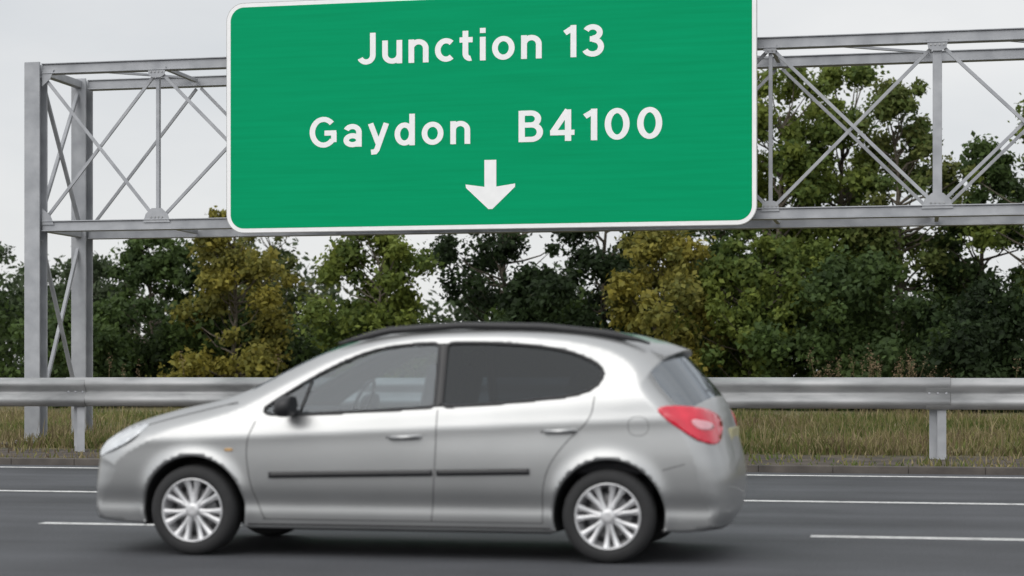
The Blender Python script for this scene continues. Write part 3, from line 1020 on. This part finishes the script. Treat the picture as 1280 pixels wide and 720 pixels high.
# spoiler
V = []; F = []
n_ = 17
for i in range(n_):
    t = -1 + 2 * i / (n_ - 1)
    y = t * .57; cr = .05 * abs(t) ** 2.5
    for (s, z) in ((3.74, 1.473), (3.92, 1.435), (4.08, 1.380), (4.085, 1.367), (3.96, 1.365), (3.80, 1.39)):
        V.append((s - .08 * abs(t) ** 3, y, z - cr))
for i in range(n_ - 1):
    for j in range(6):
        k = (j + 1) % 6
        F.append((i * 6 + j, i * 6 + k, (i + 1) * 6 + k, (i + 1) * 6 + j))
F.append(tuple(range(6))); F.append(tuple(reversed(range((n_ - 1) * 6, n_ * 6))))
mk("spoiler", V, F, m_paint, smooth=True, parent=car)
# mirrors
for side in (-1, 1):
    bm = bmesh.new()
    bmesh.ops.create_uvsphere(bm, u_segments=20, v_segments=12, radius=1)
    for v in bm.verts:
        x_, y_, z_ = v.co
        v.co = (np.sign(x_) * abs(x_) ** .8 * .075 + (.02 * z_), np.sign(y_) * abs(y_) ** .75 * .11, np.sign(z_) * abs(z_) ** .8 * .07)
        if v.co.x > .045:
            v.co.x = .045
    me = bpy.data.meshes.new("door_mirror"); bm.to_mesh(me); bm.free()
    me.materials.append(m_black)
    me.polygons.foreach_set("use_smooth", [True] * len(me.polygons))
    o = link(bpy.data.objects.new("door_mirror", me), car)
    o.location = (1.56, side * .985, 1.0)
    V = []; F = []
    beam(V, F, (1.56, side * .83, .955), (1.56, side * .93, .97), .05, .035)
    mk("mirror_arm", V, F, m_black, parent=car)
V = []; F = []
box_vf(V, F, (4.392, 0, .80), (.02, .52, .11))
mk("number_plate", V, F, m_plate, parent=car)
V = []; F = []
box_vf(V, F, (WF, 0, .42), (.5, 1.1, .4)); box_vf(V, F, (WR, 0, .42), (.5, 1.1, .4))
mk("chassis", V, F, m_dark, parent=car)
V = []; F = []
box_vf(V, F, (2.45, 0, .62), (2.9, 1.45, .12))
box_vf(V, F, (1.35, 0, .88), (.45, 1.4, .2))
box_vf(V, F, (3.85, 0, .85), (.4, 1.2, .4))
for yy in (-.36, .36):
    box_vf(V, F, (2.1, yy, .75), (.5, .48, .18))
    box_vf(V, F, (2.42, yy, 1.0), (.14, .46, .56), Matrix.Rotation(math.radians(12), 3, 'Y'))
    box_vf(V, F, (2.53, yy, 1.32), (.09, .26, .15), Matrix.Rotation(math.radians(12), 3, 'Y'))
for yy in (-.42, 0, .42):
    box_vf(V, F, (3.4, yy, 1.0), (.14, .40, .5), Matrix.Rotation(math.radians(14), 3, 'Y'))
    box_vf(V, F, (3.5, yy, 1.28), (.09, .24, .13))
box_vf(V, F, (3.1, 0, .75), (.5, 1.25, .18))
o = mk("cabin", V, F, m_inter, parent=car); bevel(o, .04, 3)
V = []; F = []
P_ = []
for i in range(25):
    a = 2 * math.pi * i / 24
    P_.append((1.68 + .07 * math.sin(a), .36 + .18 * math.cos(a), 1.0 + .165 * math.sin(a)))
v, q = tube(P_, [.014] * 25, 8)
mk("steering_wheel", v, q, m_black, smooth=True, parent=car)

# wheels
def lathe(prof_, seg=56):
    V = []; F = []
    m = len(prof_)
    for i in range(seg):
        a = 2 * math.pi * i / seg
        for (r, y) in prof_:
            V.append((r * math.cos(a), -y, r * math.sin(a)))
    for i in range(seg):
        j = (i + 1) % seg
        for k in range(m - 1):
            F.append((i * m + k, j * m + k, j * m + k + 1, i * m + k + 1))
    return V, F
wmeshes = {}
def wheel(s, side, rot):
    root = bpy.data.objects.new("wheel", None); link(root, car)
    root.location = (s, side * .868, WZ)
    root.rotation_euler = (0, rot, 0 if side < 0 else math.pi)
    root.scale = (WRAD / .315, 1, WRAD / .315)
    if not wmeshes:
        tp = chaikin([(.218, -.005), (.228, .010), (.255, .016), (.287, .009), (.308, -.012), (.315, -.05), (.315, -.15), (.306, -.19), (.28, -.205), (.2, -.2)], False, 2)
        wmeshes['tyre'] = (*lathe(tp), m_tyre)
        rp = chaikin([(.225, .000), (.222, .010), (.213, .012), (.206, -.002), (.200, -.05), (.185, -.09), (.185, -.19)], False, 1)
        wmeshes['rim'] = (*lathe(rp), m_alloy)
        wmeshes['brake_disc'] = (*lathe([(.0, -.085), (.145, -.085), (.15, -.09), (.15, -.10), (.188, -.12), (.188, -.19)]), m_disc)
        wmeshes['hub'] = (*lathe(chaikin([(0, .006), (.035, .006), (.052, -.002), (.058, -.03), (.058, -.08)], False, 2)), m_alloy)
        V = []; F = []
        ns = 7
        for k in range(ns):
            for dd in (-.17, .17):
                a = 2 * math.pi * k / ns
                a1 = a + dd * .5
                secs = [(.035, .020, -.004, -.05, a1), (.10, .017, -.010, -.05, a + dd * .7), (.16, .018, -.008, -.045, a + dd), (.211, .026, .002, -.04, a + dd * 1.1)]
                b = len(V)
                for (r, hw, y0, y1, an) in secs:
                    ca, sa = math.cos(an), math.sin(an)
                    for (t_, y_) in ((-hw, y1), (-hw * .9, y0 - .006), (-hw * .45, y0), (hw * .45, y0), (hw * .9, y0 - .006), (hw, y1)):
                        V.append((r * ca - t_ * sa, -y_ - (.001 if dd > 0 else 0), r * sa + t_ * ca))
                for i in range(len(secs) - 1):
                    for j in range(5):
                        F.append((b + i * 6 + j, b + i * 6 + j + 1, b + (i + 1) * 6 + j + 1, b + (i + 1) * 6 + j))
        wmeshes['spokes'] = (V, F, m_alloy)
    for nm, (V, F, m) in wmeshes.items():
        mk(nm, V, F, m, smooth=True, parent=root)
for side in (-1, 1):
    wheel(WF, side, .2); wheel(WR, side, .55)
print("done", len(bpy.data.objects))
